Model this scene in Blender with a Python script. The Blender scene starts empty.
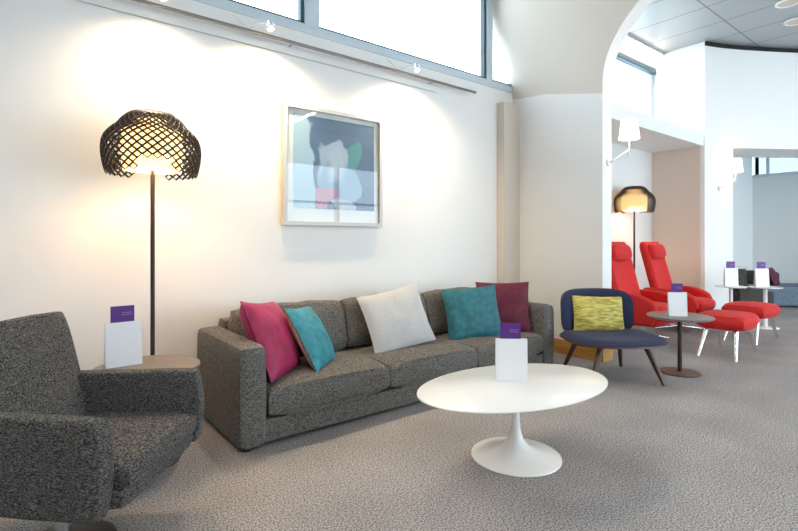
import bpy, bmesh, math, random
from mathutils import Vector, Matrix, noise
random.seed(7)
R = math.radians
COL = bpy.context.scene.collection
# ------------------------------------------------------------------ materials
def mat(name, col, rough=0.6, metal=0.0, spec=0.5, sheen=0.0, emit=None, estr=0.0, coat=0.0):
    m = bpy.data.materials.new(name); m.use_nodes = True
    b = m.node_tree.nodes['Principled BSDF']
    b.inputs['Base Color'].default_value = (*col, 1)
    b.inputs['Roughness'].default_value = rough
    b.inputs['Metallic'].default_value = metal
    b.inputs['Specular IOR Level'].default_value = spec
    b.inputs['Sheen Weight'].default_value = sheen
    b.inputs['Coat Weight'].default_value = coat
    if emit:
        b.inputs['Emission Color'].default_value = (*emit, 1)
        b.inputs['Emission Strength'].default_value = estr
    return m
def speckle(m, c1, c2, scale, stretch=(1, 1, 1), bump=0.3, lo=.35, hi=.65, bd=.002, big=None):
    nt = m.node_tree; N = nt.nodes; L = nt.links; b = N['Principled BSDF']
    tc = N.new('ShaderNodeTexCoord'); mp = N.new('ShaderNodeMapping'); mp.inputs['Scale'].default_value = stretch
    L.new(tc.outputs['Object'], mp.inputs['Vector'])
    nz = N.new('ShaderNodeTexNoise'); nz.inputs['Scale'].default_value = scale; nz.inputs['Detail'].default_value = 3
    L.new(mp.outputs[0], nz.inputs['Vector'])
    cr = N.new('ShaderNodeValToRGB'); cr.color_ramp.elements[0].position = lo; cr.color_ramp.elements[1].position = hi
    cr.color_ramp.elements[0].color = (*c1, 1); cr.color_ramp.elements[1].color = (*c2, 1)
    L.new(nz.outputs['Fac'], cr.inputs[0])
    out = cr.outputs[0]
    if big:
        n2 = N.new('ShaderNodeTexNoise'); n2.inputs['Scale'].default_value = big; n2.inputs['Detail'].default_value = 2
        L.new(tc.outputs['Object'], n2.inputs['Vector'])
        c2r = N.new('ShaderNodeValToRGB'); c2r.color_ramp.elements[0].position = .3; c2r.color_ramp.elements[1].position = .7
        c2r.color_ramp.elements[0].color = (.82, .82, .82, 1); c2r.color_ramp.elements[1].color = (1, 1, 1, 1)
        L.new(n2.outputs['Fac'], c2r.inputs[0])
        mx = N.new('ShaderNodeMix'); mx.data_type = 'RGBA'; mx.blend_type = 'MULTIPLY'; mx.inputs[0].default_value = 1
        L.new(out, mx.inputs[6]); L.new(c2r.outputs[0], mx.inputs[7]); out = mx.outputs[2]
    L.new(out, b.inputs['Base Color'])
    bp = N.new('ShaderNodeBump'); bp.inputs['Strength'].default_value = bump; bp.inputs['Distance'].default_value = bd
    L.new(nz.outputs['Fac'], bp.inputs['Height']); L.new(bp.outputs[0], b.inputs['Normal'])
    return m
M = {}
M['wall'] = mat('white_paint', (.855, .845, .825), .7)
M['farwall'] = mat('far_grey_paint', (.74, .755, .76), .6)
M['beige'] = mat('beige_paint_and_shade', (.68, .61, .53), .7)  # also stands in for the shade under the flaring pier head
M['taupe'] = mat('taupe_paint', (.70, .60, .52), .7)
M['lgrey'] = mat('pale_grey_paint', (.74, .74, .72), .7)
M['fgrey'] = mat('grey_blue_paint', (.55, .59, .61), .6)
M['carpet'] = speckle(mat('grey_brown_carpet', (.2, .19, .19), .95, spec=.1), (.12, .112, .112), (.60, .565, .56), 125, bump=.25, lo=.34, hi=.66, bd=.002, big=2.2)
M['tweed'] = speckle(mat('charcoal_tweed', (.1, .1, .1), .9, spec=.15, sheen=.04), (.035, .035, .037), (.25, .235, .215), 210, (.55, .55, 1.4), .5, .38, .66)
M['chairtweed'] = speckle(mat('dark_tweed', (.1, .1, .1), .9, spec=.15, sheen=.04), (.016, .016, .019), (.21, .20, .19), 230, (.5, .5, 1.5), .5, .4, .7)
M['tweed_far'] = speckle(mat('grey_tweed_daylit_blue', (.1, .1, .1), .9, spec=.15), (.09, .13, .17), (.2, .26, .32), 90, bump=.3)  # grey tweed with bluish daylight put into its colour
M['magenta'] = speckle(mat('magenta_velvet', (.3, .01, .08), .55, sheen=.04), (.24, .003, .05), (.42, .010, .105), 14, (1, 1, .5), .35, bd=.01)
M['maroon'] = speckle(mat('maroon_velvet', (.14, .005, .03), .7, sheen=.04), (.085, .002, .018), (.13, .004, .03), 30, bump=.15)
M['teal'] = speckle(mat('teal_velvet', (.02, .2, .26), .6, sheen=.04), (.012, .16, .21), (.03, .27, .34), 16, bump=.2, bd=.005)
M['teal2'] = speckle(mat('deep_teal_velvet', (.02, .15, .19), .65, sheen=.04), (.008, .10, .13), (.016, .16, .195), 20, bump=.2, bd=.005)
M['linen'] = speckle(mat('beige_linen', (.5, .42, .34), .85, sheen=.04), (.47, .39, .32), (.6, .52, .43), 120, bump=.2)
M['greyc'] = speckle(mat('light_grey_linen', (.6, .6, .58), .85), (.46, .455, .45), (.56, .555, .55), 130, bump=.2)
M['mustard'] = speckle(mat('mustard_ribbed_fabric', (.5, .42, .07), .6, sheen=.04), (.28, .22, .02), (.66, .57, .13), 26, (.5, .5, 3.2), .5, .35, .6, .006)
M['navy'] = speckle(mat('navy_wool', (.02, .03, .09), .9, sheen=.04), (.006, .009, .034), (.02, .028, .09), 160, bump=.3)
M['red'] = speckle(mat('red_wool', (.7, .02, .015), .8, sheen=.04), (.50, .008, .007), (.68, .018, .014), 120, bump=.2)
M['walnut'] = speckle(mat('dark_walnut', (.08, .04, .025), .4), (.045, .022, .014), (.11, .06, .038), 12, (1, 1, .15), .05)
M['oak'] = speckle(mat('golden_oak', (.5, .25, .06), .5), (.46, .22, .05), (.56, .3, .09), 10, (.3, .3, 4), .05)
M['white'] = mat('white_lacquer', (.86, .86, .84), .25, coat=.3)
M['grey_top'] = mat('dark_taupe_laminate', (.17, .145, .13), .38)
M['iron'] = mat('brown_black_metal', (.035, .028, .025), .45, metal=.3)
M['iron_base'] = mat('bronze_disc_metal', (.13, .09, .07), .45, metal=.4)
M['lattice'] = mat('dark_brown_lattice', (.03, .012, .008), .35)
M['diff'] = mat('glowing_diffuser', (.9, .8, .6), .5, emit=(1, .60, .22), estr=1.7)
M['chrome'] = mat('polished_chrome', (.82, .83, .85), .18, metal=1)
M['silver'] = mat('brushed_silver', (.72, .73, .74), .35, metal=.9)
M['picture_silver'] = mat('silver_grey_frame_paint', (.52, .54, .56), .4)
M['frame'] = mat('pale_blue_grey_window_frame', (.58, .66, .71), .45)
M['gasket'] = mat('dark_window_gasket', (.03, .07, .09), .5)
M['ceil'] = None
M['rail'] = mat('bronze_rail', (.22, .19, .17), .4, metal=.4)
M['card'] = mat('white_card', (.84, .85, .88), .3)
M['purple'] = mat('purple_print', (.10, .02, .22), .4)
M['print'] = mat('pale_lilac_print', (.30, .16, .42), .5)
M['printg'] = mat('faint_grey_print', (.66, .68, .73), .5)
M['mount'] = mat('white_mount_board', (.8, .8, .78), .8)
M['pale_wood'] = mat('pale_maple', (.72, .55, .33), .45)
M['shade'] = mat('glowing_fabric_shade', (.9, .85, .75), .7, emit=(1, .80, .52), estr=1.6)
M['bulb'] = mat('glowing_halogen', (1, .9, .8), .5, emit=(1, .74, .44), estr=30)
M['striplight'] = mat('linear_lamp_diffuser', (.9, .9, .9), .5, emit=(1, .92, .82), estr=16)
M['black'] = mat('shadow_gap_black', (.01, .01, .01), .8)
M['dkbrown'] = speckle(mat('dark_brown_weave', (.05, .04, .035), .8), (.03, .024, .02), (.07, .055, .045), 60)
M['pale_build'] = mat('pale_facade', (.75, .82, .86), .6)
M['facade_glass'] = mat('pale_blue_facade_glass', (.5, .62, .68), .2)
# ceiling panels
m = mat('grey_metal_ceiling_panels', (.3, .31, .32), .35, metal=.25); nt = m.node_tree; N = nt.nodes; L = nt.links
tc = N.new('ShaderNodeTexCoord'); sx = N.new('ShaderNodeSeparateXYZ'); L.new(tc.outputs['Object'], sx.inputs[0])
def joint(sock, period, wid):
    a = N.new('ShaderNodeMath'); a.operation = 'DIVIDE'; L.new(sock, a.inputs[0]); a.inputs[1].default_value = period
    f = N.new('ShaderNodeMath'); f.operation = 'FRACT'; L.new(a.outputs[0], f.inputs[0])
    c = N.new('ShaderNodeMath'); c.operation = 'GREATER_THAN'; L.new(f.outputs[0], c.inputs[0]); c.inputs[1].default_value = wid
    return c.outputs[0]
j1 = joint(sx.outputs[0], .62, .03); j2 = joint(sx.outputs[1], 2.4, .008)
mu = N.new('ShaderNodeMath'); mu.operation = 'MULTIPLY'; L.new(j1, mu.inputs[0]); L.new(j2, mu.inputs[1])
mx = N.new('ShaderNodeMix'); mx.data_type = 'RGBA'; L.new(mu.outputs[0], mx.inputs[0])
mx.inputs[6].default_value = (.12, .13, .14, 1); mx.inputs[7].default_value = (.33, .345, .355, 1)
L.new(mx.outputs[2], N['Principled BSDF'].inputs['Base Color']); M['ceil'] = m
# glass: thin pane, see-through with a faint reflection
def glass(name, tint, refl=.06):
    m = bpy.data.materials.new(name); m.use_nodes = True; nt = m.node_tree; N = nt.nodes; L = nt.links
    N.remove(N['Principled BSDF'])
    t = N.new('ShaderNodeBsdfTransparent'); t.inputs[0].default_value = (*tint, 1)
    g = N.new('ShaderNodeBsdfGlossy'); g.inputs['Roughness'].default_value = .01
    x = N.new('ShaderNodeMixShader'); fr = N.new('ShaderNodeLayerWeight'); fr.inputs['Blend'].default_value = .5
    pw = N.new('ShaderNodeMath'); pw.operation = 'POWER'; L.new(fr.outputs['Facing'], pw.inputs[0]); pw.inputs[1].default_value = 5
    ad = N.new('ShaderNodeMath'); ad.operation = 'MULTIPLY_ADD'; L.new(pw.outputs[0], ad.inputs[0]); ad.inputs[1].default_value = .9; ad.inputs[2].default_value = refl
    L.new(ad.outputs[0], x.inputs[0]); L.new(t.outputs[0], x.inputs[1]); L.new(g.outputs[0], x.inputs[2])
    L.new(x.outputs[0], N['Material Output'].inputs[0]); return m
M['glass'] = glass('window_glass', (.95, .985, 1), .03)
M['tint'] = glass('blue_tinted_glass', (.40, .47, .50), .05)
M['pglass'] = glass('picture_glass', (.97, .98, .98), .035)
# artwork: generic abstract colour fields
m = mat('abstract_print', (.1, .15, .2), .6); nt = m.node_tree; N = nt.nodes; L = nt.links
tc = N.new('ShaderNodeTexCoord'); nz = N.new('ShaderNodeTexNoise'); nz.inputs['Scale'].default_value = 6
L.new(tc.outputs['Object'], nz.inputs['Vector'])
vs = N.new('ShaderNodeVectorMath'); vs.operation = 'SUBTRACT'; L.new(nz.outputs['Color'], vs.inputs[0]); vs.inputs[1].default_value = (.5, .5, .5)
vm = N.new('ShaderNodeVectorMath'); vm.operation = 'SCALE'; L.new(vs.outputs[0], vm.inputs[0]); vm.inputs['Scale'].default_value = .22
va = N.new('ShaderNodeVectorMath'); va.operation = 'ADD'; L.new(tc.outputs['Object'], va.inputs[0]); L.new(vm.outputs[0], va.inputs[1])
cur = None
def blob(cx, cz, rx, rz, col, soft=.05):
    global cur
    mp = N.new('ShaderNodeMapping'); mp.inputs['Location'].default_value = (-cx/rx, 0, -cz/rz); mp.inputs['Scale'].default_value = (1/rx, 0, 1/rz)
    L.new(va.outputs[0], mp.inputs[0])
    ln = N.new('ShaderNodeVectorMath'); ln.operation = 'LENGTH'; L.new(mp.outputs[0], ln.inputs[0])
    mr = N.new('ShaderNodeMapRange'); mr.inputs[1].default_value = 1-soft; mr.inputs[2].default_value = 1+soft; mr.inputs[3].default_value = 1; mr.inputs[4].default_value = 0
    L.new(ln.outputs['Value'], mr.inputs[0])
    x = N.new('ShaderNodeMix'); x.data_type = 'RGBA'; L.new(mr.outputs[0], x.inputs[0])
    if cur is None: x.inputs[6].default_value = (.10, .17, .28, 1)
    else: L.new(cur, x.inputs[6])
    x.inputs[7].default_value = (*col, 1); cur = x.outputs[2]
blob(-.33, -.1, .12, .6, (.42, .60, .72)); blob(.0, .03, .17, .22, (.36, .49, .62)); blob(.05, -.12, .21, .2, (.26, .39, .55))
blob(.02, .05, .09, .13, (.45, .55, .66), .3); blob(.2, .1, .07, .12, (.10, .32, .33)); blob(-.1, -.24, .12, .09, (.52, .25, .38)); 
blob(.1, -.33, .12, .06, (.45, .52, .6))
L.new(cur, N['Principled BSDF'].inputs['Base Color']); M['art'] = m
# ------------------------------------------------------------------ mesh helpers
def obj(name, bm, m=None, parent=None, smooth=True, mods=None):
    me = bpy.data.meshes.new(name); bmesh.ops.recalc_face_normals(bm, faces=bm.faces); bm.to_mesh(me); bm.free()
    if smooth:
        for p in me.polygons: p.use_smooth = True
        try: me.set_sharp_from_angle(angle=R(38))
        except Exception: pass
    o = bpy.data.objects.new(name, me); COL.objects.link(o)
    if m is not None:
        for k in (m if isinstance(m, (list, tuple)) else [m]): me.materials.append(M[k] if isinstance(k, str) else k)
    if parent: o.parent = parent
    return o
def tag(o, label, cat, group=None, kind=None):
    o['label'] = label; o['category'] = cat
    if group: o['group'] = group
    if kind: o['kind'] = kind
    return o
def thing(name, label, cat, loc=(0, 0, 0), rz=0, group=None):
    o = bpy.data.objects.new(name, None); COL.objects.link(o); o.empty_display_size = .1
    o.location = loc; o.rotation_euler = (0, 0, rz); return tag(o, label, cat, group)
def struct(name, bm, m, smooth=False, parent=None):
    o = obj(name, bm, m, parent, smooth)
    if parent is None: o['kind'] = 'structure'
    return o
def dup(root, loc, rz, label, group=None):
    r = root.copy(); COL.objects.link(r); r.location = loc; r.rotation_euler = (0, 0, rz); r['label'] = label
    if group: r['group'] = group
    def rec(a, b):
        for ch in list(a.children):
            c = ch.copy(); COL.objects.link(c); c.parent = b; rec(ch, c)
    src = [c for c in root.children]
    for ch in src:
        c = ch.copy(); COL.objects.link(c); c.parent = r; rec(ch, c)
    return r
def box(bm, x0, x1, y0, y1, z0, z1, bev=0, seg=3, mtx=None):
    t = bmesh.new(); bmesh.ops.create_cube(t, size=1)
    for v in t.verts: v.co = Vector(((x0+x1)/2+v.co.x*(x1-x0), (y0+y1)/2+v.co.y*(y1-y0), (z0+z1)/2+v.co.z*(z1-z0)))
    if bev: bmesh.ops.bevel(t, geom=t.edges[:], offset=bev, segments=seg, affect='EDGES', profile=.5)
    if mtx: bmesh.ops.transform(t, matrix=mtx, verts=t.verts)
    me = bpy.data.meshes.new('t'); t.to_mesh(me); t.free(); bm.from_mesh(me); bpy.data.meshes.remove(me); return bm
def B(*a, **k): return box(bmesh.new(), *a, **k)
def lathe(bm, prof, n=48, c=(0, 0), sx=1, sy=1):
    rows = []
    for r, z in prof:
        if r < 1e-6: rows.append([bm.verts.new((c[0], c[1], z))])
        else: rows.append([bm.verts.new((c[0]+sx*r*math.cos(2*math.pi*i/n), c[1]+sy*r*math.sin(2*math.pi*i/n), z)) for i in range(n)])
    for a, b in zip(rows, rows[1:]):
        for i in range(n):
            j = (i+1) % n
            if len(a) == 1 and len(b) == 1: continue
            if len(a) == 1: bm.faces.new((a[0], b[j], b[i]))
            elif len(b) == 1: bm.faces.new((a[i], a[j], b[0]))
            else: bm.faces.new((a[i], a[j], b[j], b[i]))
    return bm
def tube(bm, pts, rad, n=10, r2=None):
    pts = [Vector(p) for p in pts]; rings = []
    for i, p in enumerate(pts):
        d = (pts[min(i+1, len(pts)-1)]-pts[max(i-1, 0)]).normalized()
        a = d.cross(Vector((0, 0, 1)) if abs(d.z) < .95 else Vector((1, 0, 0))).normalized(); b = d.cross(a)
        rr = rad if r2 is None else rad+(r2-rad)*i/(len(pts)-1)
        rings.append([bm.verts.new(p+a*rr*math.cos(2*math.pi*k/n)+b*rr*math.sin(2*math.pi*k/n)) for k in range(n)])
    for a, b in zip(rings, rings[1:]):
        for k in range(n): bm.faces.new((a[k], a[(k+1) % n], b[(k+1) % n], b[k]))
    bm.faces.new(rings[0][::-1]); bm.faces.new(rings[-1]); return bm
def prism(bm, poly, z0, z1):
    a = [bm.verts.new((x, y, z0)) for x, y in poly]; b = [bm.verts.new((x, y, z1)) for x, y in poly]
    bm.faces.new(a[::-1]); bm.faces.new(b)
    for i in range(len(poly)): j = (i+1) % len(poly); bm.faces.new((a[i], a[j], b[j], b[i]))
    return bm
def cushion(w, h, t, n=16, side=0, seed=0, pinch=.06, wr=.006, p=.42):
    """pillow in the xz plane, thickness along y. side 1: front half (-y), -1: back half, 0: both"""
    bm = bmesh.new()
    for s in ((-1, 1) if side == 0 else ((-1,) if side == 1 else (1,))):
        g = []
        for i in range(n+1):
            row = []
            for j in range(n+1):
                a = -1+2*i/n; b = -1+2*j/n
                sx = 1-pinch*(1-b*b); sz = 1-pinch*(1-a*a)      # sides bow in, corners stand out
                th = ((1-a*a)*(1-b*b))**p
                x = a*w/2*(1-pinch*(1-abs(b)**2)); z = b*h/2*(1-pinch*(1-abs(a)**2))
                nn = noise.noise(Vector((x*9+seed, z*9, seed*1.7)))*wr*2.2*th
                row.append(bm.verts.new((x, s*(th*t/2+.002)+nn, z)))
            g.append(row)
        for i in range(n):
            for j in range(n): bm.faces.new((g[i][j], g[i+1][j], g[i+1][j+1], g[i][j+1]))
    if side == 0: bmesh.ops.remove_doubles(bm, verts=bm.verts, dist=.0045)
    return bm
def soft(x0, x1, y0, y1, z0, z1, bev=.04, crown=.02, n=8, seed=0, wr=.004):
    """upholstered block with softly crowned faces"""
    bm = B(x0, x1, y0, y1, z0, z1)
    bmesh.ops.subdivide_edges(bm, edges=bm.edges[:], cuts=n, use_grid_fill=True)
    cx, cy, cz = (x0+x1)/2, (y0+y1)/2, (z0+z1)/2; hx, hy, hz = (x1-x0)/2, (y1-y0)/2, (z1-z0)/2
    bv = min(bev, hx*.95, hy*.95, hz*.95)
    for v in bm.verts:
        p = v.co-Vector((cx, cy, cz))
        # push grid lines towards the edges for a tight radius
        q = Vector((p.x/hx, p.y/hy, p.z/hz))
        q = Vector([math.copysign(abs(c)**.8, c) for c in q]); p = Vector((q.x*hx, q.y*hy, q.z*hz))
        inner = Vector((max(-hx+bv, min(hx-bv, p.x)), max(-hy+bv, min(hy-bv, p.y)), max(-hz+bv, min(hz-bv, p.z))))
        d = p-inner
        if d.length > 1e-9: p = inner+d.normalized()*bv
        q2 = Vector((p.x/hx, p.y/hy, p.z/hz)); 
        nrm = Vector((q.x**7, q.y**7, q.z**7))
        if nrm.length > 0: nrm.normalize()
        w = (1-min(1, abs(q2.x))**2 if abs(nrm.x) < .7 else 1)*(1-min(1, abs(q2.y))**2 if abs(nrm.y) < .7 else 1)*(1-min(1, abs(q2.z))**2 if abs(nrm.z) < .7 else 1)
        p = p+nrm*crown*w+nrm*noise.noise(p*7+Vector((seed, seed*2, 0)))*wr
        v.co = p+Vector((cx, cy, cz))
    return bm
def xf(bm, mtx): bmesh.ops.transform(bm, matrix=mtx, verts=bm.verts); return bm
T = Matrix.Translation
def rot(a, ax): return Matrix.Rotation(R(a), 4, ax)
# ------------------------------------------------------------------ camera frame
F2 = Vector((.6170, .7870)); R2 = Vector((.7870, -.6170))
def ud(u, d): p = F2*d+R2*u; return p.x, p.y
cam = bpy.data.cameras.new('camera'); co = bpy.data.objects.new('camera', cam); COL.objects.link(co)
cam.sensor_fit = 'HORIZONTAL'; cam.sensor_width = 36; cam.lens = 483/798*36; cam.shift_y = -25.5/798; cam.clip_start = .05
co.location = (0, 0, 1.2); co.rotation_euler = (R(90), 0, -math.atan2(.617, .787)); bpy.context.scene.camera = co
# ------------------------------------------------------------------ setting
H = 4.15; YW = 3.6
struct('floor', B(-3.2, 13.2, -4.8, 3.95, -.1, 0), 'carpet')
struct('ceiling', B(-3.2, 13.2, -4.8, 3.95, H, H+.12), 'ceil')
# main wall under the high windows
bm = B(-3.1, 4.225, YW, YW+.3, 0, 2.9); box(bm, 4.225, 4.66, YW+.002, YW+.3, 0, 2.9); struct('wall_back', bm, 'wall')
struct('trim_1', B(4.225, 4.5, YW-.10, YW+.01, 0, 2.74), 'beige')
bm = B(-3.1, 4.66, YW+.02, YW+.3, 4.05, H); struct('wall_back_head', bm, 'wall')
# pier with flaring arch head
PX0, PX1, PY0 = 4.5, 4.67, 2.5
bm = bmesh.new(); NC = 10; NR = 34; cols = []
def flare(t):
    t = max(0, min(1, t)); return t*t*(3-2*t)
for c in range(NC+1):
    f = c/NC; z0 = 2.64+.25*f; col = []
    for r in range(NR+2):
        z = 0 if r == 0 else z0+(H-z0)*(r-1)/NR
        s_ = flare((z-z0)/.95)*min(1, f*1.3)
        yr = PY0 if z < 2.75 else PY0-1.6*(1-math.sqrt(max(0, 1-((z-2.75)/1.05)**2)))
        yb = YW+.01+.33*(1 if z > 2.8 else 0)
        col.append((PX0-.33*s_, yr+(yb-yr)*f, z))
    cols.append(col)
fv = [[bm.verts.new(p) for p in c] for c in cols]
bv = [[bm.verts.new((PX1, p[1], p[2])) for p in c] for c in (cols[0], cols[-1])]
for c in range(NC):
    for r in range(NR+1):
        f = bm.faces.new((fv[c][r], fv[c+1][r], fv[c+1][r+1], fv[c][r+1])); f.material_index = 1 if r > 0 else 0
for r in range(NR+1):
    bm.faces.new((fv[0][r], fv[0][r+1], bv[0][r+1], bv[0][r])); bm.faces.new((fv[-1][r], bv[1][r], bv[1][r+1], fv[-1][r+1])); bm.faces.new((bv[0][r], bv[0][r+1], bv[1][r+1], bv[1][r]))
struct('wall_pier', bm, ['wall', 'beige'], True)  # beige on the flare puts the overhang's shade into the colour
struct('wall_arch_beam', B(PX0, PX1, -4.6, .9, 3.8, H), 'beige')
bm = B(PX0-.014, PX0, PY0-.014, YW, 0, .15); box(bm, PX0, PX1+.012, PY0-.014, PY0, 0, .15); struct('baseboard_pier', bm, 'oak')
# high windows in the main wall
def window(name, xs, z0, z1, y, gk=True):
    bm = bmesh.new()
    box(bm, xs[0][0], xs[-1][1], y-.012, y+.08, z0-.06, z0+.015, .006, 2); box(bm, xs[0][0], xs[-1][1], y-.012, y+.08, z1-.02, z1+.05, .006, 2)
    for a, b in xs: box(bm, a, b, y-.015, y+.08, z0, z1, .006, 2)
    w = obj(name, bm, 'frame'); w['kind'] = 'structure'
    if gk:
        g = bmesh.new()
        for a, b in zip(xs, xs[1:]):
            x0, x1 = a[1], b[0]
            box(g, x0, x1, y-.002, y+.05, z0+.012, z0+.03); box(g, x1-.03, x1, y-.002, y+.05, z0, z1)
        obj('gasket', g, 'gasket', w, False)
    for a, b in zip(xs, xs[1:]):
        obj('pane', B(a[1], b[0], y+.028, y+.034, z0, z1), 'glass', w, False)
    return w
window('window_1', [(-3.1, -3.0), (-.55, -.4), (1.83, 1.97), (4.04, 4.14), (4.5, 4.6)], 2.96, 4.05, YW)
# alcove, header and curved bulkhead
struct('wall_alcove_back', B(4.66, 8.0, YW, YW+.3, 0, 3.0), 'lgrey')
struct('wall_alcove_back_head', B(4.66, 8.0, YW, YW+.3, 3.9, H), 'wall')
window('window_2', [(4.67, 4.75), (6.3, 6.36), (7.93, 8.0)], 3.02, 3.85, YW, False)
o = struct('trim_2', B(4.7, 7.98, YW-.08, YW, 3.84, 3.93, .01, 2), 'gasket')
bm = B(PX1, 8.0, 2.86, YW, 2.6, 2.78); struct('wall_alcove_header', bm, ['wall'])
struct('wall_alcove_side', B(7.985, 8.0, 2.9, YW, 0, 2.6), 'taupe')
path = [(8.0, 2.84), (8.3, 2.73), (8.6, 2.58), (9.0, 2.35), (9.5, 2.04), (10.0, 1.68), (10.5, 1.26), (11, .78), (11.5, .2), (12, -.5)]
struct('wall_pier_far', prism(bmesh.new(), [(8.0, 2.845), (8.27, 2.745), (8.5, 2.64), (8.56, YW), (8.0, YW)], 0, H), 'wall')
def offs(p, w):
    out = []
    for i, q in enumerate(p):
        a = Vector(p[max(i-1, 0)]); b = Vector(p[min(i+1, len(p)-1)]); d = (b-a).normalized(); out.append((q[0]-d.y*w, q[1]+d.x*w))
    return out
bk = offs(path, .75); bk[0] = (8.02, 3.5)
sm = [(8.02, 2.84)]+path[1:]
struct('wall_curved_bulkhead', prism(bmesh.new(), sm+bk[::-1], 2.6, H-.06), 'wall', True)
struct('shadow_gap_strip', prism(bmesh.new(), offs(path, -.012)+offs(path, .2)[::-1], H-.06, H), 'black', True)  # black strip painted in for the shadow gap below the ceiling
struct('wall_back_far', B(8.5, 12.8, YW, YW+.3, 0, H), 'wall')
struct('wall_right', B(12.8, 13.1, -4.6, YW+.3, 0, 2.57), 'farwall')
struct('wall_right_head', B(12.8, 13.1, -4.6, YW+.3, 3.3, H), 'wall')
bm = bmesh.new()
for y in [-4.5+i*1.0 for i in range(9)]+[3.5, 3.3]: box(bm, 12.8, 12.87, y, y+.05, 2.62, 3.3)
box(bm, 12.77, 12.9, -4.6, YW, 2.57, 2.64, .01, 2); box(bm, 12.77, 12.9, -4.6, YW, 3.24, 3.32, .01, 2)
w = obj('window_3', bm, 'frame', None, False); w['kind'] = 'structure'
obj('pane', B(12.83, 12.84, -4.6, YW, 2.64, 3.24), 'tint', w, False)
struct('wall_left', B(-3.2, -3.0, -4.6, YW+.3, 0, H), 'wall')
# long window wall behind the camera
struct('wall_front_sill', B(3.0, 13.0, -4.8, -4.6, 0, .25), 'wall')
struct('wall_front', B(-3.1, 3.0, -4.8, -4.6, 0, 3.3), 'fgrey')
struct('wall_front_head', B(-3.1, 13.0, -4.8, -4.6, 3.3, H), 'wall')
bm = bmesh.new(); xs = [3.0+2.0*i for i in range(6)]
for x in xs: box(bm, x-.05, x+.05, -4.72, -4.58, .25, 3.3)
for z in (.25, 1.15, 2.2, 3.24): box(bm, 3.0, 13, -4.72, -4.6, z, z+.06)
w = obj('window_4', bm, 'frame', None, False); w['kind'] = 'structure'
obj('pane', B(3.0, 13.0, -4.67, -4.66, .3, 3.27), 'glass', w, False)
# ------------------------------------------------------------------ ceiling lamps
def strip(x, y0, y1, label, first=[None]):
    if first[0] is None:
        t = thing('ceiling_strip_light', label, 'ceiling light', (x, y0, H), 0, 'linear ceiling lights')
        obj('housing', B(-.07, .07, 0, y1-y0, -.03, 0), 'silver', t, False); obj('diffuser', B(-.055, .055, .02, y1-y0-.02, -.045, -.03, .005, 2), 'striplight', t, False)
        first[0] = t; return t
    return dup(first[0], (x, y0, H), 0, label)
for i, x in enumerate((-1.2, -.8, 1.6, 2.0, 4.9, 5.3, 8.2, 8.6)):
    strip(x, -3.8, -.3, 'long white ceiling strip light overhead, number %s from the left wall' % ('one two three four five six seven eight'.split()[i]))
t = thing('cove_light', 'white strip light along the ceiling edge above the alcove', 'ceiling light', (5.6, YW-.14, H))
obj('housing', B(0, 2.38, -.05, .08, -.05, 0), 'silver', t, False); obj('diffuser', B(.02, 2.36, -.04, .07, -.07, -.05, .005, 2), 'striplight', t, False)
for i, (x, y) in enumerate(((8.21, 1.82), (7.5, 1.74))):
    lb = ['round cream ceiling speaker closest to the curved bulkhead', 'round cream ceiling speaker at the top edge of the picture'][i]
    if i == 0:
        sp = thing('ceiling_speaker', lb, 'ceiling speaker', (x, y, H), 0, 'round ceiling speakers')
        obj('rim', lathe(bmesh.new(), [(0, 0), (.13, 0), (.135, -.012), (.115, -.02), (.105, -.008), (0, -.008)]), 'white', sp); obj('grille', lathe(bmesh.new(), [(0, -.009), (.104, -.009), (.1, -.014), (0, -.014)]), 'linen', sp)
    else: dup(sp, (x, y, H), 0, lb)
# ------------------------------------------------------------------ rail, wire and spotlights on the wall
t = thing('lighting_rail', 'thin bronze rail running along the wall under the high windows', 'rail', (-1.5, YW, 2.755))
bm = bmesh.new(); box(bm, 0, 5.28, -.10, -.082, -.011, .011, .003, 2); obj('bar', bm, 'rail', t)
for x in (.3, 1.8, 3.2, 4.7): obj('bracket', tube(bmesh.new(), [(x, -.09, 0), (x, 0, 0)], .0035), 'rail', t)
o = obj('picture_wire', tube(bmesh.new(), [(-1.5, YW-.01, 2.69), (3.3, YW-.01, 2.685)], .0035, 6), 'silver'); tag(o, 'very thin steel wire strung along the wall below the bronze rail', 'wire')
spots = [(.72, 'small halogen spotlight above the floor lamp, outside the top edge'), (1.45, 'small glowing halogen spotlight on the rail left of the picture'), (2.86, 'small glowing halogen spotlight on the rail right of the picture')]
sp0 = None
for x, lb in spots:
    if sp0 is None:
        sp0 = thing('spotlight', lb, 'spotlight', (x, YW-.09, 2.755), 0, 'halogen spotlights on the wall rail')
        obj('arm', tube(bmesh.new(), [(-.12, 0, .01), (-.05, -.05, .05), (0, -.13, .055)], .004, 8), 'silver', sp0)
        obj('arm', tube(bmesh.new(), [(-.12, 0, .01), (-.22, .03, .1)], .003, 8), 'silver', sp0)
        h = bmesh.new(); lathe(h, [(0, .05), (.018, .05), (.022, .03), (.036, .0), (.034, -.002), (.02, .02), (0, .022)], 20)
        obj('reflector', xf(h, T((0, -.13, .01))@rot(-15, 'X')), 'chrome', sp0)
        h = bmesh.new(); bmesh.ops.create_icosphere(h, subdivisions=2, radius=.017); obj('bulb', xf(h, T((0, -.13, .0))), 'bulb', sp0)
    else: dup(sp0, (x, YW-.09, 2.755), 0, lb)
    ld = bpy.data.lights.new('spot', 'SPOT'); ld.energy = 36 if x < 1 else 58; ld.color = (1, .78, .50); ld.spot_size = R(150); ld.spot_blend = 1; ld.shadow_soft_size = .03
    lo = bpy.data.objects.new('spot_lamp', ld); COL.objects.link(lo); lo.location = (x, YW-.30, 2.70)
    lo.rotation_euler = Vector((0, .22, -1)).to_track_quat('-Z', 'Y').to_euler()
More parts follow.
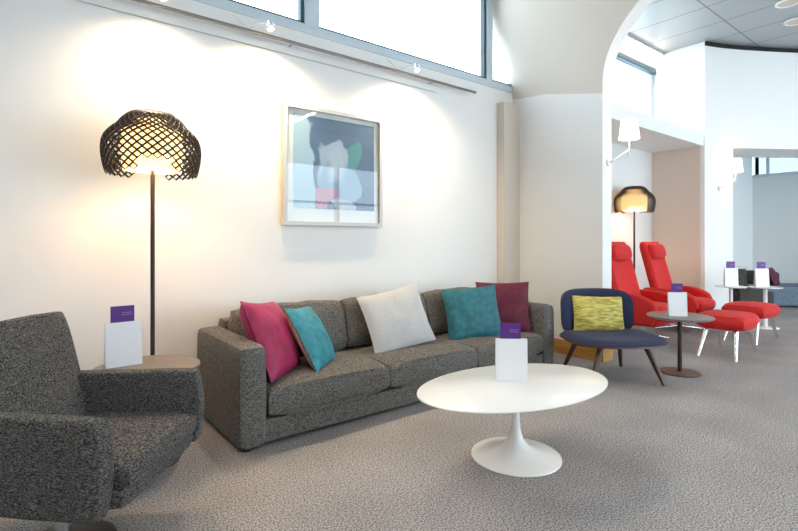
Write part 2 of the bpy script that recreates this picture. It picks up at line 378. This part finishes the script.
# ------------------------------------------------------------------ picture
t = thing('framed_picture', 'square abstract blue print in a pale frame hung on the white wall', 'picture', (2.11, YW, 1.805))
W2, H2 = .48, .485
def ring(w, y0, y1, bev):
    bm = bmesh.new()
    box(bm, -W2, W2, y0, y1, H2-w, H2, bev, 2); box(bm, -W2, W2, y0, y1, -H2, -H2+w, bev, 2)
    box(bm, -W2, -W2+w, y0, y1, -H2+w, H2-w); box(bm, W2-w, W2, y0, y1, -H2+w, H2-w)
    return bm
fr = obj('frame', ring(.022, -.05, 0, 0), 'pale_wood', t, False)
obj('frame_face', ring(.03, -.056, -.0505, 0), 'picture_silver', fr, False)
obj('mount', B(-W2+.02, W2-.02, -.024, -.004, -H2+.02, H2-.02), 'mount', t, False)
obj('print', B(-.385, .405, -.027, -.024, -.345, .415), 'art', t, False)
obj('glazing', B(-W2+.021, W2-.021, -.04, -.037, -H2+.021, H2-.021), 'pglass', t, False)
# ------------------------------------------------------------------ lattice floor lamp
def lamp_shade_bm(Rm=.305):
    bm = bmesh.new(); n = 32; rows = 22
    pts = [(.07, .385), (.11, .388), (.15, .372), (.19, .335), (.215, .30), (.25, .272), (.285, .235), (.303, .185), (.305, .13), (.298, .075), (.285, .02), (.275, -.01)]
    P = [Vector((r, z)) for r, z in pts]; Ls = [0]
    for a, b in zip(P, P[1:]): Ls.append(Ls[-1]+(b-a).length)
    def at(s):
        for i in range(len(P)-1):
            if s <= Ls[i+1]+1e-9: k = (s-Ls[i])/(Ls[i+1]-Ls[i]); return P[i].lerp(P[i+1], k)
        return P[-1]
    V = []
    for k in range(rows+1):
        q = at(Ls[-1]*k/rows); off = .5*(k % 2); zz = q.y*.93
        V.append([])
        for i in range(n):
            a = 2*math.pi*(i+off)/n; V[-1].append(bm.verts.new((q.x*.87*math.cos(a), q.x*.87*math.sin(a), zz)))
    for k in range(0, rows-1):
        for i in range(n):
            if k % 2 == 0: l, r_ = V[k+1][(i-1) % n], V[k+1][i]
            else: l, r_ = V[k+1][i], V[k+1][(i+1) % n]
            ang = (360*(i+.5*(k % 2))/n)
            if k >= rows-4 and (abs((ang-LC+180) % 360-180) < 24 or abs((ang-LC-180+180) % 360-180) < 24): continue
            bm.faces.new((V[k][i], r_, V[k+2][i], l))
    return bm
LC = -99
def floor_lamp(x, y, label, first=[None]):
    if first[0] is not None: return dup(first[0], (x, y, 0), 0, label)
    t = thing('floor_lamp', label, 'floor lamp', (x, y, 0), 0, 'lattice dome floor lamps'); first[0] = t
    obj('base', lathe(bmesh.new(), [(0, 0), (.15, 0), (.155, .006), (.15, .014), (.02, .02), (.02, .03), (0, .03)]), 'iron', t)
    obj('pole', tube(bmesh.new(), [(0, 0, .015), (0, 0, 1.62)], .0125, 16), 'iron', t)
    s = obj('lamp_shade', lamp_shade_bm(), 'lattice', t)
    s.location = (0, 0, 1.60); wf = s.modifiers.new('w', 'WIREFRAME'); wf.thickness = .017; wf.use_even_offset = False
    cap = obj('cap', lathe(bmesh.new(), [(0, .362), (.1, .362), (.13, .352), (.15, .335), (.145, .332), (.1, .355), (0, .356)]), 'lattice', s)
    d = obj('diffuser', lathe(bmesh.new(), [(0, .325), (.09, .322), (.14, .30), (.165, .25), (.17, .16), (.165, .05), (.16, .02), (.157, .02), (.157, .05), (.16, .16), (.15, .25), (0, .30)]), 'diff', t); d.location = (0, 0, 1.60)
    return t
floor_lamp(.63, 3.22, 'tall floor lamp with dark lattice dome shade beside the long sofa')
t = floor_lamp(6.93, 3.37, 'lattice dome floor lamp standing behind the red armchairs'); t.rotation_euler = (0, 0, R(-52))
for (x, y) in ((.63, 3.22), (6.93, 3.37)):
    ld = bpy.data.lights.new('bulb', 'POINT'); ld.energy = 7; ld.color = (1, .62, .3); ld.shadow_soft_size = .04
    lo = bpy.data.objects.new('floor_lamp_glow', ld); COL.objects.link(lo); lo.location = (x, y, 1.72)
# ------------------------------------------------------------------ sofa
SX0, SX1, SY0, SY1 = .95, 3.92, 2.64, 3.50
S = thing('sofa', 'long dark grey tweed three-seat sofa against the white wall', 'sofa', (SX0, SY0, 0))
Lx = SX1-SX0; D = SY1-SY0
obj('base', soft(.10, Lx-.10, .02, D, .03, .165, .015, 0, 4, 1, .001), 'tweed', S)
obj('armrest', soft(0, .17, 0, D, .02, .60, .045, .004, 9, 2, .003), 'tweed', S)
obj('armrest', soft(Lx-.17, Lx, 0, D, .02, .60, .045, .004, 9, 3, .003), 'tweed', S)
obj('backrest', soft(.15, Lx-.15, D-.13, D, .1, .655, .035, .003, 9, 4, .003), 'tweed', S)
cw = (Lx-.34)/3
for i in range(3):
    c = obj('seat_cushion', soft(.175+cw*i, .165+cw*(i+1), .0, D-.14, .165, .345, .04, .022, 10, 5+i, .004), 'tweed', S)
bw = (Lx-.34)/3
for i, (x0, x1, dz) in enumerate(((.18, 1.04, 0), (1.04, 1.88, .005), (1.88, 2.74, 0))):
    bm = soft(-(x1-x0)/2, (x1-x0)/2, -.09, .09, -.19, .19, .07, .02, 10, 9+i, .012)
    obj('back_cushion', xf(bm, T(((x0+x1)/2, D-.225, .535+dz))@rot(-12, 'X')), 'tweed', S)
for x in (.06, Lx-.06):
    for y in (.06, D-.06): obj('foot', tube(bmesh.new(), [(x, y, 0), (x, y, .035)], .022, 12), 'iron', S)
# ------------------------------------------------------------------ scatter cushions
def pillow(label, front, back, w, h, t, mtx, seed, name='scatter_cushion', group='scatter cushions on the sofa'):
    o = obj(name, cushion(w, h, t, 18, 1, seed), front); o.matrix_world = mtx; tag(o, label, 'cushion', group)
    c = obj('back_panel', cushion(w, h, t, 18, -1, seed), back, o)
    return o
def PM(x, y, z, yaw, tilt, roll=0): return T((x, y, z))@rot(yaw, 'Z')@rot(-tilt, 'X')@rot(roll, 'Y')
# yaw 0 faces -Y; positive yaw turns the face towards +X
pillow('glossy magenta velvet cushion leaning on the left sofa arm', 'magenta', 'magenta',   .52, .52, .21, PM(1.28, 2.96, .565, 48, 25, 8), 1)
pillow('bright teal velvet cushion with beige back, leaning beside the magenta one', 'teal', 'linen', .46, .47, .14, PM(1.59, 3.00, .53, 46, 30, 6), 2)
pillow('large light grey linen cushion at the middle of the sofa', 'greyc', 'linen', .60, .50, .15, PM(2.36, 3.03, .57, -4, 20, -9), 3)
pillow('dark teal square velvet cushion near the right sofa arm', 'teal2', 'linen', .54, .47, .14, PM(3.14, 2.95, .555, -20, 16, -3), 4)
pillow('plain maroon cushion tucked behind the dark teal one', 'maroon', 'maroon', .50, .48, .13, PM(3.57, 2.97, .57, -45, 14, -1), 5)
# ------------------------------------------------------------------ white oval pedestal table
TX, TY = ud(.648, 2.68)
t = thing('coffee_table', 'low white oval pedestal coffee table in front of the sofa', 'coffee table', (TX, TY, 0), R(-8))
obj('pedestal', lathe(bmesh.new(), [(0, 0), (.235, 0), (.245, .004), (.243, .010), (.20, .022), (.13, .038), (.075, .062), (.042, .10), (.026, .155), (.021, .22), (.022, .29), (.03, .335), (.055, .37), (.09, .382), (0, .383)], 64), 'white', t)
obj('tabletop', lathe(bmesh.new(), [(0, .383), (.90, .383), (.965, .389), (1, .396), (.998, .401), (.99, .403), (0, .403)], 96, sx=.605, sy=.375), 'white', t)
# ------------------------------------------------------------------ round side tables
def side_table(x, y, label, first=[None]):
    if first[0] is not None: return dup(first[0], (x, y, 0), 0, label)
    t = thing('side_table', label, 'side table', (x, y, 0), 0, 'round dark side tables'); first[0] = t
    obj('tabletop', lathe(bmesh.new(), [(0, .495), (.25, .495), (.267, .503), (.268, .513), (.265, .517), (0, .517)], 64), 'grey_top', t)
    obj('column', tube(bmesh.new(), [(0, 0, .01), (0, 0, .497)], .019, 18), 'iron', t)
    obj('base', lathe(bmesh.new(), [(0, 0), (.165, 0), (.167, .006), (.16, .012), (.03, .016), (0, .016)], 48), 'iron_base', t)
    return t
x, y = ud(-1.365, 2.615); side_table(x, y, 'round dark side table between the grey armchair and the sofa')
LT = (x, y)
x, y = ud(2.539, 4.368); side_table(x, y, 'round dark side table beside the navy chair'); RT = (x, y)
# white tables further off
def white_table(x, y, label, first=[None]):
    if first[0] is not None: return dup(first[0], (x, y, 0), 0, label)
    t = thing('white_side_table', label, 'side table', (x, y, 0), 0, 'white side tables by the far pier'); first[0] = t
    obj('tabletop', lathe(bmesh.new(), [(0, .545), (.185, .545), (.195, .552), (.195, .558), (0, .56)], 48), 'white', t)
    obj('column', tube(bmesh.new(), [(0, 0, .01), (0, 0, .546)], .024, 16), 'white', t)
    obj('base', lathe(bmesh.new(), [(0, 0), (.16, 0), (.162, .006), (.15, .012), (.03, .016), (0, .016)], 40), 'white', t)
    return t
WA = (8.03, 2.11); WB = (7.78, 2.44)
white_table(*WA, 'white round side table right of the ottomans, its column in view')
white_table(*WB, 'white round side table nearest the far white pier')
# ------------------------------------------------------------------ card holders
def card(x, y, z, rz, label, s=1.0, first=[None]):
    if first[0] is not None:
        o = dup(first[0], (x, y, z), rz, label); o.scale = (s, s, s); return o
    t = thing('menu_card_holder', label, 'menu card', (x, y, z), rz, 'white menu cards with purple leaflets'); first[0] = t
    w = .176; hh = .238; g = .022
    def panel(y0, y1, th=.0025):
        b = bmesh.new(); vs = [(-w/2, y0, 0), (w/2, y0, 0), (w/2, y1, hh), (-w/2, y1, hh)]
        a = [b.verts.new(v) for v in vs]; c = [b.verts.new((v[0], v[1]+th, v[2])) for v in vs]
        b.faces.new(a); b.faces.new(c[::-1])
        for i in range(4): j = (i+1) % 4; b.faces.new((a[i], c[i], c[j], a[j]))
        return b
    obj('front_card', panel(-g, -.008), 'card', t, False); obj('back_card', panel(g, .005), 'card', t, False)
    p = bmesh.new(); box(p, -.05, .035, -.035, -.0345, .17, .1705); 
    obj('crease', B(-.058, -.056, -g+.010-.0016, -g+.014, .06, .22, mtx=None), 'printg', t, False)
    p.free()
    l = obj('leaflet', B(-.062, .052, -.003, .001, .02, .325), 'purple', t, False)
    for zz in (.286, .275): obj('print', B(-.01, .04, -.0036, -.003, zz, zz+.004), 'print', l, False)
    return t
for o_ in (): pass
yaw = math.atan2(.617, .787)      # facing the camera side: -Y local turned
x, y = ud(-1.50, 2.63); card(x, y, .517, -yaw+R(40), 'white menu card with purple leaflet on the side table by the lamp', .99)
x, y = ud(.637, 2.74); card(x, y, .403, -yaw-R(4), 'white menu card with purple leaflet on the white oval coffee table')
x, y = ud(2.50, 4.34); card(x, y, .517, -yaw-R(6), 'white menu card with purple leaflet on the side table beside the navy chair', .9)
card(WB[0]+.0, WB[1]-.0, .56, -yaw, 'white menu card with purple leaflet on the white table nearest the far pier', 1.05)
card(WA[0]-.05, WA[1]+.03, .56, -yaw, 'white menu card with purple leaflet on the white table right of the ottomans', 1.05)
for o in [o for o in bpy.data.objects if o.name.startswith('crease')]: bpy.data.objects.remove(o)
# ------------------------------------------------------------------ big swivel armchair
x, y = ud(-1.29, 1.92)
A = thing('swivel_armchair', 'large charcoal tweed swivel armchair at the left edge of the room', 'armchair', (x, y, 0), -yaw-R(1))
def arm(sgn):
    bm = soft(-.34, .32+.02*sgn, -.04, .04, .27, .605, .024, .001, 10, 3+sgn, .002)
    for v in bm.verts:
        f = (v.co.x+.34)/.64
        v.co.y += 0
        v.co.x += .018*(math.sin(math.pi*(v.co.z-.275)/.325))*f      # front edge bulges a little
    return xf(bm, T((.02, sgn*.285, 0))@rot(6*sgn, 'Z'))
obj('armrest', arm(1), 'chairtweed', A); obj('armrest', arm(-1), 'chairtweed', A)
obj('seat_base', soft(-.30, .36, -.28, .28, .272, .355, .03, .002, 8, 2, .002), 'chairtweed', A)
obj('seat_cushion', soft(-.20, .375, -.262, .262, .335, .43, .03, .012, 10, 8, .003), 'chairtweed', A)
bm = soft(-.05, .05, -.27, .27, -.30, .25, .028, .006, 10, 4, .003)
for v in bm.verts: v.co.y *= 1-.06*(v.co.z+.3)/.55
obj('backrest', xf(bm, T((-.205, 0, .635))@rot(-13, 'Y')), 'chairtweed', A)
obj('column', tube(bmesh.new(), [(-.02, -.04, .02), (-.02, -.04, .275)], .028, 20), 'chrome', A)
obj('base', lathe(bmesh.new(), [(0, 0), (.18, 0), (.185, .006), (.17, .014), (.04, .03), (0, .03)], 48, (-.02, -.04)), 'iron', A)
# ------------------------------------------------------------------ navy shell chair
fa = math.atan2(-.85, -.527)
N0 = thing('shell_lounge_chair', 'navy padded lounge chair with a dark walnut shell and four splayed legs', 'lounge chair', (4.085, 2.195, 0), fa)
def sheet(fn, nu, nv, th):
    bm = bmesh.new(); G = [[None]*(nv+1) for _ in range(nu+1)]
    for i in range(nu+1):
        for j in range(nv+1): G[i][j] = bm.verts.new(fn(-1+2*i/nu, -1+2*j/nv))
    for i in range(nu):
        for j in range(nv): bm.faces.new((G[i][j], G[i+1][j], G[i+1][j+1], G[i][j+1]))
    bmesh.ops.recalc_face_normals(bm, faces=bm.faces)
    bmesh.ops.solidify(bm, geom=bm.faces[:], thickness=th)
    return bm
def sq(a, b, n=4.0):
    """map the square to a rounded super-ellipse"""
    m_ = max(abs(a), abs(b))
    if m_ < 1e-9: return 0, 0
    l = (abs(a)**n+abs(b)**n)**(1/n); return a*m_/l, b*m_/l
def seat_fn(off):
    def f(a, b):
        p, q = sq(a, b, 2.6); xx = p*.39+.02; yy = q*.415
        return (xx, yy, .305+.055*q*q*(.4+.6*(1-p)/2)+.05*max(0, p-.1)**2-(0)+off)
    return f
def back_fn(off):
    def f(a, b):
        p, q = sq(a, b, 4.5); yy = q*.355; zz = .535+p*.205
        return (-.33-.10*(zz-.35)+.13*q*q+off, yy, zz)
    return f
obj('seat_shell', sheet(seat_fn(0), 16, 18, .014), 'walnut', N0)
def pad(fn, nu, nv, th, axis):
    bm = bmesh.new(); top = []; bot = []
    for i in range(nu+1):
        tr = []; br = []
        for j in range(nv+1):
            a, b = -1+2*i/nu, -1+2*j/nv; m_ = max(abs(a), abs(b)); h = th*(1-m_**6)**.5+.001
            c = Vector(fn(a*.985, b*.985)); tr.append(bm.verts.new(c+axis*h)); br.append(bm.verts.new(c-axis*.001))
        top.append(tr); bot.append(br)
    for g in (top, bot):
        for i in range(nu):
            for j in range(nv): bm.faces.new((g[i][j], g[i+1][j], g[i+1][j+1], g[i][j+1]))
    bmesh.ops.remove_doubles(bm, verts=bm.verts, dist=.0025); return bm
obj('seat_cushion', pad(seat_fn(.004), 20, 22, .055, Vector((0, 0, 1))), 'navy', N0)
obj('back_shell', sheet(back_fn(-.004), 14, 18, .014), 'walnut', N0)
obj('back_cushion', pad(back_fn(.012), 20, 22, .035, Vector((1, 0, 0))), 'navy', N0)
obj('back_support', sheet(lambda a, b: (-.30-.05*(1-a)*.3+.02*b*b-(.06 if a > 0 else .03), b*.06, .40+a*.09), 4, 4, .014), 'walnut', N0)
for sx, sy in ((1, 1), (1, -1), (-1, 1), (-1, -1)):
    obj('leg', tube(bmesh.new(), [(sx*.20, sy*.20, .31), (sx*.315, sy*(.35 if sx > 0 > sy else .285), .0)], .027, 12, .015), 'walnut', N0)
# mustard pillow
o = obj('lumbar_cushion', cushion(.50, .33, .12, 18, 0, 7, .04), 'mustard')
p = Vector((4.085, 2.195, 0))+Vector((math.cos(fa), math.sin(fa), 0))*(-.235)
o.matrix_world = T((p.x+.01, p.y-.01, .515))@rot(math.degrees(fa)+90, 'Z')@rot(-11, 'X')@rot(2, 'Y')
tag(o, 'ribbed mustard yellow lumbar cushion on the navy chair', 'cushion')
# ------------------------------------------------------------------ red armchairs and ottomans
def red_chair(x, y, rz, label, first=[None]):
    if first[0] is not None: return dup(first[0], (x, y, 0), rz, label)
    t = thing('high_back_armchair', label, 'armchair', (x, y, 0), rz, 'red high-back swivel armchairs'); first[0] = t
    bm = soft(-.055, .055, -.27, .27, -.42, .42, .05, .01, 10, 1, .002)
    for v in bm.verts: v.co.y *= 1-.06*(v.co.z+.42)/.84; v.co.x += .04*(v.co.y/.27)**2
    obj('backrest', xf(bm, T((-.30, 0, .76))@rot(-15, 'Y')), 'red', t)
    bm = soft(-.06, .06, -.20, .20, -.10, .10, .05, .015, 8, 2, .002)
    obj('headrest', xf(bm, T((-.29, 0, 1.04))@rot(-15, 'Y')), 'red', t)
    obj('seat_cushion', soft(-.26, .37, -.25, .25, .27, .43, .06, .02, 10, 3, .002), 'red', t)
    for s in (-1, 1):
        bm = soft(-.32, .33, -.045, .045, .20, .56, .042, .004, 10, 4, .002)
        for v in bm.verts:
            f = (v.co.x+.32)/.65
            v.co.y += .0; 
            if v.co.z > .38: v.co.z -= .07*max(0, f-.55)**2/.2; v.co.x -= .14*max(0, (v.co.z-.38)/.18)*max(0, f-.5)
            else: v.co.x += -.10*max(0, (.38-v.co.z)/.18)*max(0, f-.3)
        obj('armrest', xf(bm, T((0, s*.30, 0))@rot(-4*s, 'Z')), 'red', t)
    obj('under_shell', soft(-.28, .30, -.27, .27, .19, .29, .045, .0, 8, 5, .001), 'red', t)
    obj('column', tube(bmesh.new(), [(0, 0, .03), (0, 0, .20)], .03, 16), 'chrome', t)
    for k in range(4):
        a = math.pi/4+k*math.pi/2; obj('foot', tube(bmesh.new(), [(.02*math.cos(a), .02*math.sin(a), .05), (.30*math.cos(a), .30*math.sin(a), .012)], .018, 10, .012), 'chrome', t)
    return t
red_chair(6.0, 2.82, R(-92), 'red high-back swivel armchair nearest the white pier')
red_chair(6.98, 2.80, R(-88), 'red high-back swivel armchair in front of the taupe wall')
def ottoman(x, y, rz, label, first=[None]):
    if first[0] is not None: return dup(first[0], (x, y, 0), rz, label)
    t = thing('ottoman', label, 'footstool', (x, y, 0), rz, 'red footstools with metal legs'); first[0] = t
    bm = soft(-.27, .27, -.22, .22, .285, .43, .065, .022, 10, 3, .002)
    obj('seat_cushion', bm, 'red', t); obj('under_plate', B(-.2, .2, -.15, .15, .268, .29, .008, 2), 'silver', t)
    for sx, sy in ((1, 1), (1, -1), (-1, 1), (-1, -1)): obj('leg', tube(bmesh.new(), [(sx*.20, sy*.13, .285), (sx*.335, sy*.165, 0)], .024, 14, .014), 'chrome', t)
    return t
ottoman(5.86, 1.87, R(2), 'red footstool with bright metal legs, nearest the dark side table')
ottoman(6.95, 1.97, R(-3), 'red footstool further back, in front of the white side tables')
# ------------------------------------------------------------------ wall lamps
def sconce(x, y, z, rz, label, first=[None]):
    if first[0] is not None: t = dup(first[0], (x, y, z), rz, label)
    else:
        t = thing('wall_lamp', label, 'wall lamp', (x, y, z), rz, 'white swing-arm wall lamps'); first[0] = t
        obj('wall_plate', xf(lathe(bmesh.new(), [(0, 0), (.035, 0), (.035, .018), (0, .02)], 24), rot(90, 'X')), 'white', t)
        obj('arm', tube(bmesh.new(), [(0, -.01, 0), (.0, -.05, .01), (.19, -.12, .13), (.19, -.12, .14)], .009, 10), 'white', t)
        obj('stem', tube(bmesh.new(), [(.19, -.12, .06), (.19, -.12, .28)], .008, 10), 'white', t)
        obj('lamp_shade', lathe(bmesh.new(), [(.096, .24), (.076, .435), (.074, .435), (.094, .24)], 40, (.19, -.12)), 'shade', t)
        b = bmesh.new(); bmesh.ops.create_icosphere(b, subdivisions=2, radius=.028); obj('bulb', xf(b, T((.19, -.12, .33))), 'bulb', t)
    ld = bpy.data.lights.new('sconce', 'POINT'); ld.energy = 14; ld.color = (1, .75, .48); ld.shadow_soft_size = .03
    lo = bpy.data.objects.new('wall_lamp_glow', ld); COL.objects.link(lo)
    lo.location = Vector((x, y, z))+Matrix.Rotation(rz, 3, 'Z')@Vector((.19, -.12, .33))
sconce(4.60, PY0, 1.97, 0, 'white swing-arm wall lamp on the near pier above the red chair')
sconce(8.27, 2.74, 1.98, R(-12), 'white swing-arm wall lamp glowing on the far pier')
# ------------------------------------------------------------------ far seating
x, y = ud(5.86, 7.9)
t = thing('dark_armchair', 'dark brown woven armchair behind the white side tables', 'armchair', (x, y, 0), -yaw)
obj('seat_base', soft(-.28, .28, 0, .6, .03, .36, .03, .005, 6), 'dkbrown', t); obj('backrest', soft(-.16, .16, .45, .58, .3, .70, .03, .005, 6), 'dkbrown', t); obj('armrest', soft(-.27, -.17, .05, .6, .3, .6, .03, .003, 6), 'dkbrown', t)
obj('top_rail', B(-.28, .17, .44, .6, .70, .735, .01, 2), 'taupe', t)
x, y = ud(7.35, 8.55)
t = thing('far_sofa', 'low grey sofa coloured as in bluish daylight at the right edge of the photo', 'sofa', (x, y, 0), -yaw)
obj('seat_base', soft(-.90, .9, 0, .8, .03, .37, .03, .006, 8), 'tweed_far', t)
obj('backrest', soft(-.70, -.40, .25, .78, .33, .62, .05, .005, 8), 'dkbrown', t)
x, y = ud(6.78, 8.75)
o = obj('far_cushion', cushion(.34, .34, .1, 10, 0, 3), 'maroon'); o.matrix_world = T((x, y, .545))@rot(math.degrees(-yaw)+40, 'Z')@rot(-22, 'X'); tag(o, 'maroon cushion leaning on the grey far sofa', 'cushion')
# ------------------------------------------------------------------ light
W = bpy.data.worlds.new('sky'); bpy.context.scene.world = W; W.use_nodes = True; nt = W.node_tree
bg = nt.nodes['Background']; bg.inputs[0].default_value = (.78, .90, 1.0, 1); bg.inputs[1].default_value = 5.0
def portal(x0, x1, z0, z1, y, flip):
    l = bpy.data.lights.new('daylight_portal', 'AREA'); l.shape = 'RECTANGLE'; l.size = x1-x0; l.size_y = z1-z0; l.cycles.is_portal = True
    o = bpy.data.objects.new('daylight_portal', l); COL.objects.link(o); o.location = ((x0+x1)/2, y, (z0+z1)/2); o.rotation_euler = (R(90 if not flip else -90), 0, 0)
portal(3, 13, .25, 3.3, -4.85, False if False else True)
portal(-3, 8, 2.9, 4.1, 3.95, False)
sc = bpy.context.scene
sc.view_settings.view_transform = 'Standard'; sc.view_settings.look = 'None'; sc.view_settings.gamma = 1; sc.view_settings.use_curve_mapping = False
sc.view_settings.exposure = 0.55
sc.cycles.max_bounces = 10; sc.cycles.diffuse_bounces = 6; sc.cycles.transparent_max_bounces = 12; sc.cycles.use_denoising = True; sc.cycles.sample_clamp_indirect = 6; sc.cycles.caustics_reflective = False; sc.cycles.caustics_refractive = False
